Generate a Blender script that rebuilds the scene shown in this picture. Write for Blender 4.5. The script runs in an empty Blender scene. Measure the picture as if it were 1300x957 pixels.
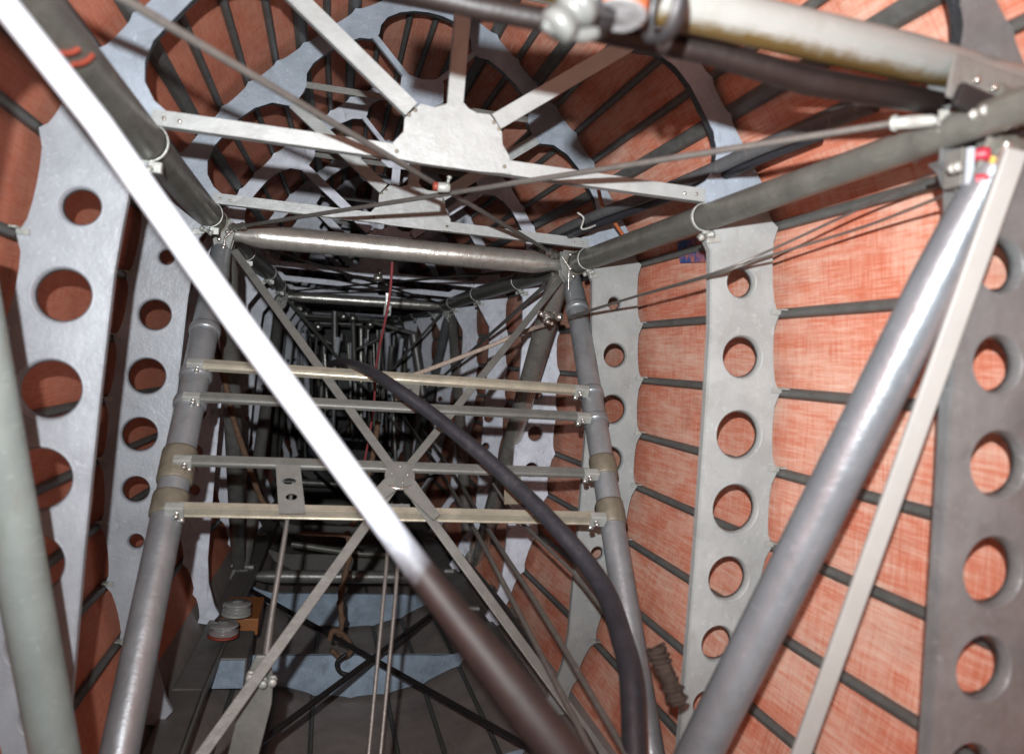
import bpy, math, random
from mathutils import Vector, Matrix, geometry
random.seed(7)
C = bpy.context.scene
COL = C.collection
PI = math.pi

# ------------------------------------------------------------------ camera calibration
FL, CX, CY = 991.0, 650.0, 434.0
def _ray(px, py): return Vector((px-CX, -(py-CY), -FL))
_y = _ray(415, 446).normalized()
_x = _ray(4850, 810).normalized(); _x = (_x - _y*_x.dot(_y)).normalized()
_z = _x.cross(_y)
ROT = Matrix((_x, _y, _z))          # camera axes -> fuselage axes (X right, Y towards the far end, Z up)
def P(px, py, Y):                   # the point at station Y that was surveyed at this pixel
    d = ROT @ _ray(px, py); return d*(Y/d.y)
def PX(px, py, X):
    d = ROT @ _ray(px, py); return d*(X/d.x)
def PZ(px, py, Z):
    d = ROT @ _ray(px, py); return d*(Z/d.z)
def PL(px, py, off=0.0):            # point in the sloping plane of the ladder bay
    d = ROT @ _ray(px, py); return d*((1.165+off)/(d.y-0.748*d.z))
XC = 0.107                          # fuselage centre line
V = Vector

# ------------------------------------------------------------------ materials
def newmat(name):
    m = bpy.data.materials.new(name); m.use_nodes = True
    nt = m.node_tree; nt.nodes.clear()
    out = nt.nodes.new('ShaderNodeOutputMaterial'); b = nt.nodes.new('ShaderNodeBsdfPrincipled')
    nt.links.new(b.outputs[0], out.inputs[0])
    return m, nt, b
def noise(nt, vec, scale, detail=4, rough=.55, dist=0):
    n = nt.nodes.new('ShaderNodeTexNoise'); n.inputs['Scale'].default_value = scale
    n.inputs['Detail'].default_value = detail; n.inputs['Roughness'].default_value = rough
    n.inputs['Distortion'].default_value = dist
    if vec: nt.links.new(vec, n.inputs['Vector'])
    return n.outputs['Fac']
def ramp(nt, fac, a, b, c0=(0,0,0,1), c1=(1,1,1,1)):
    r = nt.nodes.new('ShaderNodeValToRGB'); r.color_ramp.elements[0].position = a; r.color_ramp.elements[1].position = b
    r.color_ramp.elements[0].color = c0; r.color_ramp.elements[1].color = c1
    nt.links.new(fac, r.inputs[0]); return r.outputs[0]
def mix(nt, fac, a, b):
    m = nt.nodes.new('ShaderNodeMix'); m.data_type = 'RGBA'
    for s, v in ((0, fac), (6, a), (7, b)):
        if isinstance(v, (int, float)): m.inputs[s].default_value = v
        elif isinstance(v, tuple): m.inputs[s].default_value = (*v[:3], 1)
        else: nt.links.new(v, m.inputs[s])
    return m.outputs[2]
def math_(nt, op, a, b=0.0, clamp=False):
    m = nt.nodes.new('ShaderNodeMath'); m.operation = op; m.use_clamp = clamp
    for i, v in enumerate((a, b)):
        if isinstance(v, (int, float)): m.inputs[i].default_value = v
        else: nt.links.new(v, m.inputs[i])
    return m.outputs[0]
def mapping(nt, vec, sc):
    m = nt.nodes.new('ShaderNodeMapping'); m.inputs['Scale'].default_value = sc
    nt.links.new(vec, m.inputs['Vector']); return m.outputs[0]
def texco(nt, which='Object'):
    return nt.nodes.new('ShaderNodeTexCoord').outputs[which]
def geopos(nt):
    return nt.nodes.new('ShaderNodeNewGeometry').outputs['Position']
def bump(nt, b, h, s, d=.001):
    n = nt.nodes.new('ShaderNodeBump'); n.inputs['Strength'].default_value = s; n.inputs['Distance'].default_value = d
    nt.links.new(h, n.inputs['Height']); nt.links.new(n.outputs[0], b.inputs['Normal'])

def paint(name, c, dirt=(.12,.09,.07), rough=.45, metal=0., mott=.25, stain=.35, specks=.5, scale=14, bmp=.35, spec=.5):
    m, nt, b = newmat(name); g = geopos(nt)
    big = noise(nt, g, scale, 5, .6, .4)
    dark = tuple(x*(1-mott) for x in c); lite = tuple(min(1, x*(1+mott*.35)) for x in c)
    col = mix(nt, ramp(nt, big, .3, .7), dark, lite)
    st = ramp(nt, noise(nt, mapping(nt, g, (1, 1, .35)), scale*2.6, 6, .65, .8), .56, .78)
    col = mix(nt, math_(nt, 'MULTIPLY', st, stain), col, dirt)
    sp = ramp(nt, noise(nt, g, scale*22, 3, .6), .66, .74)
    sp2 = ramp(nt, noise(nt, g, scale*2.2, 2, .5), .45, .6)
    col = mix(nt, math_(nt, 'MULTIPLY', math_(nt, 'MULTIPLY', sp, sp2), specks), col, tuple(x*.6 for x in dirt))
    sc = ramp(nt, noise(nt, mapping(nt, g, (1, .16, 1)), scale*9, 3, .5, 1.2), .62, .68)
    col = mix(nt, math_(nt, 'MULTIPLY', sc, specks*.45), col, tuple(min(1, x*1.6+.02) for x in c))
    nt.links.new(col, b.inputs['Base Color'])
    b.inputs['Metallic'].default_value = metal
    b.inputs['Specular IOR Level'].default_value = spec
    r = math_(nt, 'ADD', rough-.12, math_(nt, 'MULTIPLY', noise(nt, g, scale*3, 4), .24))
    nt.links.new(r, b.inputs['Roughness'])
    hb = math_(nt, 'ADD', math_(nt, 'MULTIPLY', noise(nt, g, scale*1.5, 2), 3.0), noise(nt, g, scale*14, 4, .6))
    bump(nt, b, hb, bmp, .0012)
    return m
M = {}
M['web_left']   = paint('silver_paint_cool', (.365,.385,.415), (.15,.15,.16), .42, .0, .22, .35, .6, 16, .5)
M['web_right']  = paint('silver_paint_grey', (.335,.352,.345), (.19,.15,.11), .45, .0, .22, .4, .5, 16, .5)
M['web_near']   = paint('shaded_grey_paint', (.15,.155,.155), (.08,.07,.06), .4, .0, .3, .4, .6, 22, .5)  # near web toned darker: slanting flash put into the colour
M['web_far']    = paint('silver_paint_lifted', (.74,.77,.86), (.10,.09,.09), .42, .0, .25, .7, .9, 30, .5)  # far webs' silver brightened in colour to offset the flash's falloff
M['arch']       = paint('silver_paint_arch', (.32,.37,.43), (.12,.12,.12), .42, .0, .28, .45, .8, 22, .5)
M['beam']       = paint('pale_metal', (.335,.352,.345), (.22,.18,.12), .42, .1, .14, .25, .35, 40, .3)
M['trim']       = paint('dark_edging', (.035,.04,.045), (.25,.28,.3), .3, .2, .2, .4, .3, 60, .3)
M['longeron']   = paint('grey_green_tube', (.175,.178,.155), (.05,.035,.03), .38, .25, .3, .5, .6, 26, .35)
M['tube']       = paint('weathered_silver_tube', (.62,.61,.56), (.13,.10,.06), .30, .75, .25, .5, .4, 26, .3)
M['sidetube']   = paint('matt_silver_tube', (.37,.40,.42), (.14,.115,.08), .38, .6, .25, .45, .4, 16, .3)
M['fartube']    = paint('dark_steel_tube', (.25,.25,.235), (.08,.07,.06), .38, .45, .3, .5, .5, 30, .3)
M['neartube']   = paint('blue_silver_tube', (.27,.30,.325), (.12,.11,.1), .34, .6, .14, .3, .5, 22, .25)
M['greentube']  = paint('pale_green_tube', (.30,.35,.335), (.2,.17,.09), .4, .2, .2, .5, .5, 18, .25)
M['white']      = paint('white_painted_tube', (.46,.50,.54), (.4,.38,.33), .35, .0, .04, .1, .05, 9, .1)
M['cream']      = paint('cream_strap', (.30,.30,.285), (.2,.18,.14), .5, .0, .08, .2, .1, 12, .15)
M['toptube']    = paint('big_cream_tube', (.24,.25,.235), (.11,.08,.03), .32, .25, .12, .35, .3, 9, .2)
def browned_below(name, c):  # browner where the surface faces downward, with a noisy edge
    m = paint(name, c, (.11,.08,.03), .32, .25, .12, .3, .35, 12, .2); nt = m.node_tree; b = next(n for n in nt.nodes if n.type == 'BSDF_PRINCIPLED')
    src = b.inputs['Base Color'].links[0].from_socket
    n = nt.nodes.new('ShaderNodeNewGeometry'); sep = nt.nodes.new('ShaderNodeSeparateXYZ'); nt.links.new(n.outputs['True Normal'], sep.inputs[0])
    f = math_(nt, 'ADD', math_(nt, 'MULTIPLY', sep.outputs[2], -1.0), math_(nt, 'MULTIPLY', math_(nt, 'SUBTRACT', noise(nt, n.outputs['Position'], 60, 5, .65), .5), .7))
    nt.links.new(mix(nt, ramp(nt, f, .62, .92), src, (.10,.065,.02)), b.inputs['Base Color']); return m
M['toptube'] = browned_below('cream_tube_brown_below', (.26,.275,.26))
M['rung']       = paint('brassy_channel', (.52,.48,.38), (.20,.14,.07), .32, .4, .25, .4, .3, 40, .2)
M['strap']      = paint('grey_strap', (.185,.185,.17), (.08,.06,.045), .45, .2, .2, .35, .4, 40, .3)
M['clip']       = paint('bright_clip', (.40,.41,.38), (.25,.2,.13), .35, .2, .2, .4, .3, 60, .3)
M['bolt']       = paint('bolt_steel', (.55,.54,.50), (.15,.12,.08), .28, .85, .2, .4, .3, 90, .2)
M['band']       = paint('brown_band', (.20,.175,.13), (.09,.07,.04), .5, .2, .3, .4, .3, 60, .3)
M['stringer']   = paint('dark_stringer', (.12,.123,.115), (.05,.045,.04), .55, .0, .3, .4, .3, 40, .4)
M['wire']       = paint('dull_wire', (.20,.19,.175), (.07,.06,.05), .4, .5, .2, .3, .2, 90, .1)
M['darkwire']   = paint('dark_wire', (.05,.047,.045), (.02,.02,.02), .5, .2, .2, .3, .2, 90, .1)
M['hose']       = paint('black_hose', (.024,.025,.031), (.09,.085,.085), .42, .0, .25, .45, .6, 30, .3)
M['greyhose']   = paint('grey_sleeve', (.10,.105,.11), (.3,.27,.22), .5, .0, .3, .5, .3, 30, .4)
M['rope']       = paint('brown_cord', (.15,.085,.05), (.07,.04,.025), .8, .0, .35, .5, .5, 120, .8)
M['pinkrope']   = paint('pale_cord', (.50,.40,.33), (.3,.2,.15), .8, .0, .25, .3, .3, 120, .6)
M['redcable']   = paint('red_cable', (.24,.05,.055), (.10,.03,.03), .45, .0, .2, .3, .2, 90, .1)
M['rubber_red'] = paint('red_rubber', (.38,.03,.05), (.15,.02,.02), .4, .0, .2, .3, .2, 60, .2)
M['orange']     = paint('orange_paint', (.42,.13,.05), (.3,.16,.1), .45, .0, .15, .3, .1, 40, .2)
M['orangewood'] = paint('orange_brown_block', (.36,.13,.035), (.15,.07,.03), .5, .0, .25, .4, .4, 50, .3)
M['yellow']     = paint('yellow_tag', (.70,.50,.12), (.4,.25,.1), .5, .0, .1, .2, .1, 50, .2)
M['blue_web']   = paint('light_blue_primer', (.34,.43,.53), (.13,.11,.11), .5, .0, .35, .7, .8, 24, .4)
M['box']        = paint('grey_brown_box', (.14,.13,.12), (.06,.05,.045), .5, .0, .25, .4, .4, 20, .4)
M['drum_orange'] = paint('drum_orange', (.30,.075,.025), (.2,.12,.08), .45, .0, .15, .3, .1, 40, .2)
M['drum_face']  = paint('drum_face', (.155,.15,.15), (.09,.07,.06), .5, .0, .3, .5, .3, 60, .5)
M['near_clip']  = paint('near_clip', (.10,.105,.10), (.05,.04,.03), .35, .1, .2, .4, .3, 60, .2)
def fademat():  # strut's shadow put into the colour: pale fading to dark brown
    m, nt, b = newmat('painted_strut_shadow'); g = geopos(nt)
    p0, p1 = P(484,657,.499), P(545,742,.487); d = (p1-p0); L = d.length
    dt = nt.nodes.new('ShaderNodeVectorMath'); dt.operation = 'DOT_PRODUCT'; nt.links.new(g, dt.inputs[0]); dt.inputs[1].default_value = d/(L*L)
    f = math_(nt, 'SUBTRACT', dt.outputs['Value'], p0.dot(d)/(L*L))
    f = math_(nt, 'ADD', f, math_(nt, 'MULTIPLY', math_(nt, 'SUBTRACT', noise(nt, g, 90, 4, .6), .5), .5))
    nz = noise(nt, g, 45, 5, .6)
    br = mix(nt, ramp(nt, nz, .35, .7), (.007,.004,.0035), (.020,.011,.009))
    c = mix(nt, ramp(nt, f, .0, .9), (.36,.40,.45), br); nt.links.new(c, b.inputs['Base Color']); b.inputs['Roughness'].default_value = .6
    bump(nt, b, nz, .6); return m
M['shadowfade'] = fademat()
M['ragged']     = paint('ragged_leather', (.06,.042,.034), (.03,.02,.015), .8, .0, .4, .5, .5, 80, .8, .2)
M['leather']    = paint('brown_leather', (.020,.0105,.0085), (.035,.02,.015), .7, .0, .35, .5, .4, 40, .6, .25)
M['underside_brown']  = paint('dark_underside_brown', (.010,.006,.005), (.006,.005,.004), .5, .0, .3, .4, .3, 20, .3)
M['black']      = paint('black_parts', (.022,.021,.022), (.06,.05,.05), .45, .2, .3, .4, .4, 40, .3)
M['belly']      = paint('brown_belly', (.30,.265,.245), (.10,.075,.07), .65, .0, .25, .4, .4, 14, .4)
M['redmark']    = paint('red_mark', (.27,.05,.03), (.2,.08,.05), .5, .0, .2, .4, .1, 60, .1)
def bluemat():
    m, nt, b = newmat('blue_mark'); g = texco(nt, 'Object'); sep = nt.nodes.new('ShaderNodeSeparateXYZ'); nt.links.new(g, sep.inputs[0])
    f = math_(nt, 'ADD', noise(nt, mapping(nt, g, (1,1,1)), 70, 5, .65), math_(nt, 'MULTIPLY', math_(nt, 'ABSOLUTE', math_(nt, 'ADD', sep.outputs[1], .012)), 2.2))
    c = mix(nt, ramp(nt, f, .50, .72), (.03,.085,.28), (.50,.16,.10)); nt.links.new(c, b.inputs['Base Color']); b.inputs['Roughness'].default_value = .75
    return m
M['bluemark'] = bluemat()

def glassmat():
    m, nt, b = newmat('clear_plastic'); b.inputs['Base Color'].default_value = (.8,.8,.78,1)
    b.inputs['Transmission Weight'].default_value = .75; b.inputs['Roughness'].default_value = .2
    bump(nt, b, noise(nt, geopos(nt), 60, 3), .4); return m
M['glass'] = glassmat()

def fabric():
    m, nt, b = newmat('red_doped_fabric')
    uv = texco(nt, 'UV')          # u = metres round the section from the crown (right positive), v = metres along
    sep = nt.nodes.new('ShaderNodeSeparateXYZ'); nt.links.new(uv, sep.inputs[0])
    u, v = sep.outputs[0], sep.outputs[1]
    right = ramp(nt, math_(nt, 'ADD', math_(nt, 'MULTIPLY', u, .8), .35), .0, .75)  # wear is worst on the right-hand side
    thr_l = noise(nt, mapping(nt, uv, (500, 26, 1)), 1, 3, .6)       # threads running lengthwise
    thr_r = noise(nt, mapping(nt, uv, (26, 500, 1)), 1, 3, .6)       # threads running round
    streak = noise(nt, mapping(nt, uv, (190, 11, 1)), 1, 5, .7, .6)
    cross = noise(nt, mapping(nt, uv, (12, 170, 1)), 1, 4, .7, .4)
    patch = noise(nt, mapping(nt, uv, (11, 5, 1)), 1, 5, .65, .5)
    s = math_(nt, 'ADD', math_(nt, 'MULTIPLY', streak, .8), math_(nt, 'MULTIPLY', patch, 1.0))
    s = math_(nt, 'ADD', s, math_(nt, 'ADD', math_(nt, 'MULTIPLY', cross, .32), math_(nt, 'MULTIPLY', math_(nt, 'ADD', thr_l, thr_r), .33)))
    s = math_(nt, 'MULTIPLY', s, .5)
    wear = ramp(nt, s, .635, .82)
    wear = math_(nt, 'MULTIPLY', wear, math_(nt, 'ADD', math_(nt, 'MULTIPLY', right, .75), .16))
    weave = math_(nt, 'MULTIPLY', math_(nt, 'ADD', thr_l, thr_r), .5)
    base = mix(nt, ramp(nt, patch, .3, .7), (.60,.165,.09), (.70,.235,.14))
    base = mix(nt, ramp(nt, weave, .42, .58), base, (.72,.28,.185))
    col = mix(nt, wear, base, (.82,.56,.44))
    hot = ramp(nt, noise(nt, mapping(nt, uv, (80, 20, 1)), 1, 5, .7, 1), .56, .7)
    col = mix(nt, math_(nt, 'MULTIPLY', hot, .3), col, (.66,.15,.08))
    grime = ramp(nt, noise(nt, mapping(nt, uv, (14, 10, 1)), 1.3, 5, .6, .5), .5, .8)
    col = mix(nt, math_(nt, 'MULTIPLY', grime, .3), col, (.22,.085,.06))
    nt.links.new(col, b.inputs['Base Color'])
    b.inputs['Roughness'].default_value = .75; b.inputs['Specular IOR Level'].default_value = .25
    h = math_(nt, 'ADD', math_(nt, 'ADD', thr_l, thr_r), math_(nt, 'MULTIPLY', patch, 3))
    bump(nt, b, h, .5, .0008)
    return m
M['fabric'] = fabric()

# ------------------------------------------------------------------ mesh builder
def orth(d):
    d = d.normalized(); a = V((0,0,1)) if abs(d.z) < .9 else V((0,1,0))
    x = d.cross(a).normalized(); return x, x.cross(d).normalized()
class MB:
    def __init__(s): s.v = []; s.f = []; s.sm = []; s.uv = None
    def add(s, vs, fs, smooth=False):
        o = len(s.v); s.v += [V(a) for a in vs]
        s.f += [tuple(o+i for i in f) for f in fs]; s.sm += [smooth]*len(fs); return s
    def tube(s, pts, r, seg=18, caps=True, flat=None):
        pts = [V(p) for p in pts]; n = len(pts)
        rs = r if isinstance(r, (list, tuple)) else [r]*n
        t0 = (pts[1]-pts[0]).normalized(); x, y = orth(t0); vs = []; fs = []
        for i, p in enumerate(pts):
            a = pts[max(0, i-1)]; b = pts[min(n-1, i+1)]; t = (b-a).normalized()
            x = (x - t*x.dot(t)).normalized(); y = t.cross(x)
            fl = flat[i] if flat else 1.0
            for k in range(seg):
                q = 2*PI*k/seg; vs.append(p + x*math.cos(q)*rs[i]*fl + y*math.sin(q)*rs[i])
        for i in range(n-1):
            for k in range(seg):
                fs.append((i*seg+k, i*seg+(k+1) % seg, (i+1)*seg+(k+1) % seg, (i+1)*seg+k))
        s.add(vs, fs, True)
        if caps: s.add(vs[:seg], [tuple(reversed(range(seg)))]); s.add(vs[-seg:], [tuple(range(seg))])
        return s
    def lathe(s, p, d, prof, seg=20):
        d = V(d).normalized(); p = V(p); x, y = orth(d); vs = []; fs = []
        for a, r in prof:
            for k in range(seg):
                q = 2*PI*k/seg; vs.append(p + d*a + (x*math.cos(q)+y*math.sin(q))*max(r, 1e-5))
        for i in range(len(prof)-1):
            for k in range(seg):
                fs.append((i*seg+k, i*seg+(k+1) % seg, (i+1)*seg+(k+1) % seg, (i+1)*seg+k))
        return s.add(vs, fs, True)
    def box(s, c, ax, ay, az, bev=0):
        c = V(c); ax, ay, az = V(ax), V(ay), V(az)
        vs = [c+ax*i+ay*j+az*k for i in (-1,1) for j in (-1,1) for k in (-1,1)]
        return s.add(vs, [(0,1,3,2),(4,6,7,5),(0,4,5,1),(2,3,7,6),(0,2,6,4),(1,5,7,3)])
    def bar(s, p0, p1, w, t, up=(0,1,0)):   # w across, t along 'up'
        p0, p1 = V(p0), V(p1); d = p1-p0; u = V(up); u = (u - d*(u.dot(d)/d.dot(d))).normalized()
        x = d.normalized().cross(u)
        return s.box((p0+p1)/2, d/2, x*w/2, u*t/2)
    def prism(s, poly, y0, y1, holes=(), tf=None):
        tf = tf or (lambda u, z, y: V((u, y, z)))
        loops = [list(poly)] + [list(h) for h in holes]
        flat = [p for l in loops for p in l]
        tri = geometry.tessellate_polygon([[V((p[0], p[1], 0)) for p in l] for l in loops])
        n = len(flat); vs = [tf(p[0], p[1], y0) for p in flat] + [tf(p[0], p[1], y1) for p in flat]
        fs = [tuple(t) for t in tri] + [tuple(n+i for i in reversed(t)) for t in tri]
        o = 0
        for l in loops:
            k = len(l)
            for i in range(k):
                j = (i+1) % k; fs.append((o+i, o+j, n+o+j, n+o+i))
            o += k
        return s.add(vs, fs)
    def strip(s, pts, dv, th=.0012):    # a thin bent flange: polyline swept by dv
        pts = [V(p) for p in pts]; dv = V(dv); vs = []; fs = []
        for i, p in enumerate(pts):
            a = pts[max(0, i-1)]; b = pts[min(len(pts)-1, i+1)]
            nrm = (b-a).cross(dv).normalized()*th
            vs += [p, p+dv, p+dv+nrm, p+nrm]
        for i in range(len(pts)-1):
            for k in range(4):
                fs.append((i*4+k, i*4+(k+1) % 4, (i+1)*4+(k+1) % 4, (i+1)*4+k))
        m = len(pts)-1
        fs += [(0,1,2,3), (m*4+3, m*4+2, m*4+1, m*4)]
        return s.add(vs, fs, False)
    def build(s, name, mat, parent=None, origin=None, bevel=0):
        if parent is not None: org = V(parent.get('_o', (0,0,0)))
        else: org = V(origin) if origin is not None else (s.v[0] if s.v else V((0,0,0)))
        me = bpy.data.meshes.new(name)
        me.from_pydata([tuple(a-org) for a in s.v], [], s.f)
        me.polygons.foreach_set('use_smooth', s.sm)
        me.materials.append(M[mat]); me.validate(); me.update()
        import bmesh
        bm = bmesh.new(); bm.from_mesh(me); bmesh.ops.remove_doubles(bm, verts=bm.verts, dist=1e-6) if bevel else None
        bmesh.ops.recalc_face_normals(bm, faces=bm.faces); bm.to_mesh(me); bm.free()
        o = bpy.data.objects.new(name, me); COL.objects.link(o)
        if parent is not None: o.parent = parent; o['_o'] = org[:]
        else: o.location = org; o['_o'] = org[:]
        if bevel:
            b = o.modifiers.new('bevel', 'BEVEL'); b.width = bevel; b.segments = 2; b.limit_method = 'ANGLE'
            b.angle_limit = math.radians(50)
        return o
def tag(o, label, cat, group=None, kind=None):
    if label: o['label'] = label
    if cat: o['category'] = cat
    if group: o['group'] = group
    if kind: o['kind'] = kind
    return o
def thing(name, loc, label, cat, group=None):
    e = bpy.data.objects.new(name, None); e.empty_display_size = .02; COL.objects.link(e)
    e.location = loc; e['_o'] = V(loc)[:]
    return tag(e, label, cat, group)
ORD = ['first','second','third','fourth','fifth','sixth','seventh','eighth','ninth','tenth','eleventh','twelfth','thirteenth','fourteenth']
def smooth_poly(pts, n=6, closed=False):
    pts = [V(p) for p in pts]; out = []; m = len(pts)
    for i in range(m if closed else m-1):
        if closed: p0, p1, p2, p3 = (pts[(i+k-1) % m] for k in range(4))
        else: p0, p1, p2, p3 = pts[max(0, i-1)], pts[i], pts[i+1], pts[min(m-1, i+2)]
        for k in range(n):
            t = k/n
            out.append(.5*((2*p1)+(p2-p0)*t+(2*p0-5*p1+4*p2-p3)*t*t+(3*p1-p0-3*p2+p3)*t**3))
    if not closed: out.append(pts[-1])
    return out
def ballpts(c, r):
    return [(-r, 1e-5)] + [(-r*math.cos(a), r*math.sin(a)) for a in (PI*.17, PI*.33, PI*.5, PI*.67, PI*.83)] + [(r, 1e-5)]

# ------------------------------------------------------------------ section of the fuselage (u from centre line, Z)
TOP = [(.020,.557),(.066,.546),(.110,.520),(.148,.486),(.181,.455),(.216,.422),(.253,.384),(.287,.342),(.313,.304),(.340,.265),(.365,.226)]
SIDE = [(.383,.184),(.392,.083),(.400,-.006),(.404,-.095),(.404,-.180),(.395,-.268),(.380,-.352),(.355,-.432)]
LOW = [(.322,-.510),(.285,-.572),(.225,-.632),(.150,-.668),(.075,-.688)]
def off(p, d):   # move a contour point outwards by d
    c = (0, -.05); dx, dz = p[0]-c[0], p[1]-c[1]; L = math.hypot(dx, dz); return (p[0]+dx/L*d, p[1]+dz/L*d)
HALF = TOP + SIDE + LOW
Y0, Y1 = -.35, 5.0
_T = [(-1,1),(1.3,1),(1.62,.965),(2.03,.915),(2.6,.895),(3.24,.81),(3.9,.75),(5.1,.64)]
def S(y):                           # how the section narrows towards the far end
    for (a, p), (b, q) in zip(_T, _T[1:]):
        if y <= b: return p+(q-p)*(y-a)/(b-a)
    return _T[-1][1]

# red fabric skin
def skin(name, mat, pts, label, cat, uvs=True, sub=1):
    # pts: list of (u,z); inner face plus outer face 1.5 mm away, cut at stations
    ys = [Y0 + (Y1-Y0)*i/40 for i in range(41)]
    mb = MB(); arc = [0]
    for a, b in zip(pts, pts[1:]): arc.append(arc[-1]+math.hypot(b[0]-a[0], b[1]-a[1]))
    mid = arc[-1]/2; n = len(pts); vs = []; uv = []
    for lay in (0, 1):
        for y in ys:
            for i, p in enumerate(pts):
                q = off(p, .002*lay); vs.append(V((XC+q[0]*S(y), y, q[1]))); uv.append((arc[i]-mid, y))
    fs = []; ny = len(ys)
    for lay in (0, 1):
        o = lay*n*ny
        for j in range(ny-1):
            for i in range(n-1):
                f = (o+j*n+i, o+j*n+i+1, o+(j+1)*n+i+1, o+(j+1)*n+i); fs.append(f)
    mb.add(vs, fs, False)
    o = mb.build(name, mat, None, (XC, Y0, 0))
    me = o.data; ul = me.uv_layers.new(name='UVMap')
    for li, l in enumerate(me.loops): ul.data[li].uv = uv[l.vertex_index]
    return tag(o, label, cat)
up = TOP + SIDE + LOW[:1]
red = [(-p[0], p[1]) for p in reversed(up)] + up
red = [off(p, .0125) for p in red]
skin('fabric_skin', 'fabric', red, 'taut red doped fabric covering stretched round the outside of the whole framework', 'fabric covering')
bl = [SIDE[-1]] + LOW
bel = [off(p, .0125) for p in LOW] + [(-off(p,.0125)[0], off(p,.0125)[1]) for p in reversed(LOW)]
skin('belly_skin', 'belly', bel, 'dull brown covering closing the dark bottom of the framework', 'belly covering')

# stringers
def stringer(u, z, w, label, mat='stringer', ya=Y0+.02, yb=4.6):
    p = off((u, z), .004); q = off((u, z), .010)
    mb = MB(); d = V((q[0]-p[0], 0, q[1]-p[1])).normalized(); t = V((d.z, 0, -d.x)); vs = []
    ys = [ya] + [a for a, b in _T if ya < a < yb] + [yb]
    for y in ys:
        c = V((XC+p[0]*S(y), y, p[1])) + d*(.002+random.uniform(-.0004,.0004)) + t*random.uniform(-.0012,.0012)
        vs += [c-t*w*.22-d*.0055, c+t*w*.22-d*.0055, c+t*w/2-d*.001, c+t*w/2+d*.004, c-t*w/2+d*.004, c-t*w/2-d*.001]
    n = len(ys); fs = [tuple(range(5,-1,-1)), tuple(range(n*6-6,n*6))]
    for a in range(n-1):
        for k in range(6): fs.append((a*6+k, a*6+(k+1) % 6, a*6+6+(k+1) % 6, a*6+6+k))
    mb.add(vs, fs)
    tag(mb.build('stringer', mat, None, bevel=.0008), label, 'stringer', 'stringers running lengthwise inside the red skin')
for i, (u, z) in enumerate(SIDE[1:]):
    stringer(u, z, .0112, f'dark stringer on the right-hand red skin, {ORD[i]} below the upper right longeron')
    stringer(-u, z, .0112, f'dark stringer on the left-hand red skin, {ORD[i]} below the upper left longeron')
for i, (u, z) in enumerate(reversed(TOP)):
    wd = .019 if i in (2, 6, 8) else .010
    stringer(u, z, wd, f'dark stringer under the arched red roof, {ORD[i]} up from the right longeron')
    stringer(-u, z, wd, f'dark stringer under the arched red roof, {ORD[i]} up from the left longeron')
for sgn, nm in ((1, 'right'), (-1, 'left')):
    stringer(sgn*SIDE[0][0], SIDE[0][1], .011, f'dark stringer hidden beside the upper {nm} longeron, against the red skin')
for i, (u, z) in enumerate(LOW[1:]):
    stringer(u, z, .008, f'thin dark stringer on the brown belly, {ORD[i]} in from the lower right longeron')
    stringer(-u, z, .008, f'thin dark stringer on the brown belly, {ORD[i]} in from the lower left longeron')

# ------------------------------------------------------------------ frames
HZ = [.116, .032, -.056, -.139, -.217, -.290, -.357]
HU = [.342, .350, .353, .355, .353, .346, .336]
ARCH_IN = [(.283,.200),(.273,.214),(.287,.224),(.297,.241),(.2985,.260),(.293,.281),(.277,.305),(.261,.328),(.241,.347),(.217,.359),(.193,.358),(.183,.366),
           (.175,.380),(.171,.391),(.172,.410),(.164,.427),(.146,.446),(.123,.464),(.100,.477),(.086,.478),(.077,.480),
           (.0715,.488),(.070,.502),(.061,.516),(.043,.527),(.022,.533),(.0,.535)]
def scallop(pts, depth=.0062, n=6):
    out = []
    for a, b in zip(pts, pts[1:]):
        dx, dz = b[0]-a[0], b[1]-a[1]; L = math.hypot(dx, dz); nx, nz = dz/L, -dx/L
        if nx*a[0]+nz*(a[1]+.05) > 0: nx, nz = -nx, -nz
        dd = min(depth, L*.1)
        for k in range(n):
            t = k/n; e = dd*(4*t*(1-t))**.6 + (.0015 if 0 < k else 0)
            out.append((a[0]+dx*t+nx*e, a[1]+dz*t+nz*e))
    out.append(pts[-1]); return out
def circle(cu, cz, r, n=28): return [(cu+r*math.cos(2*PI*k/n), cz+r*math.sin(2*PI*k/n)) for k in range(n)]
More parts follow.
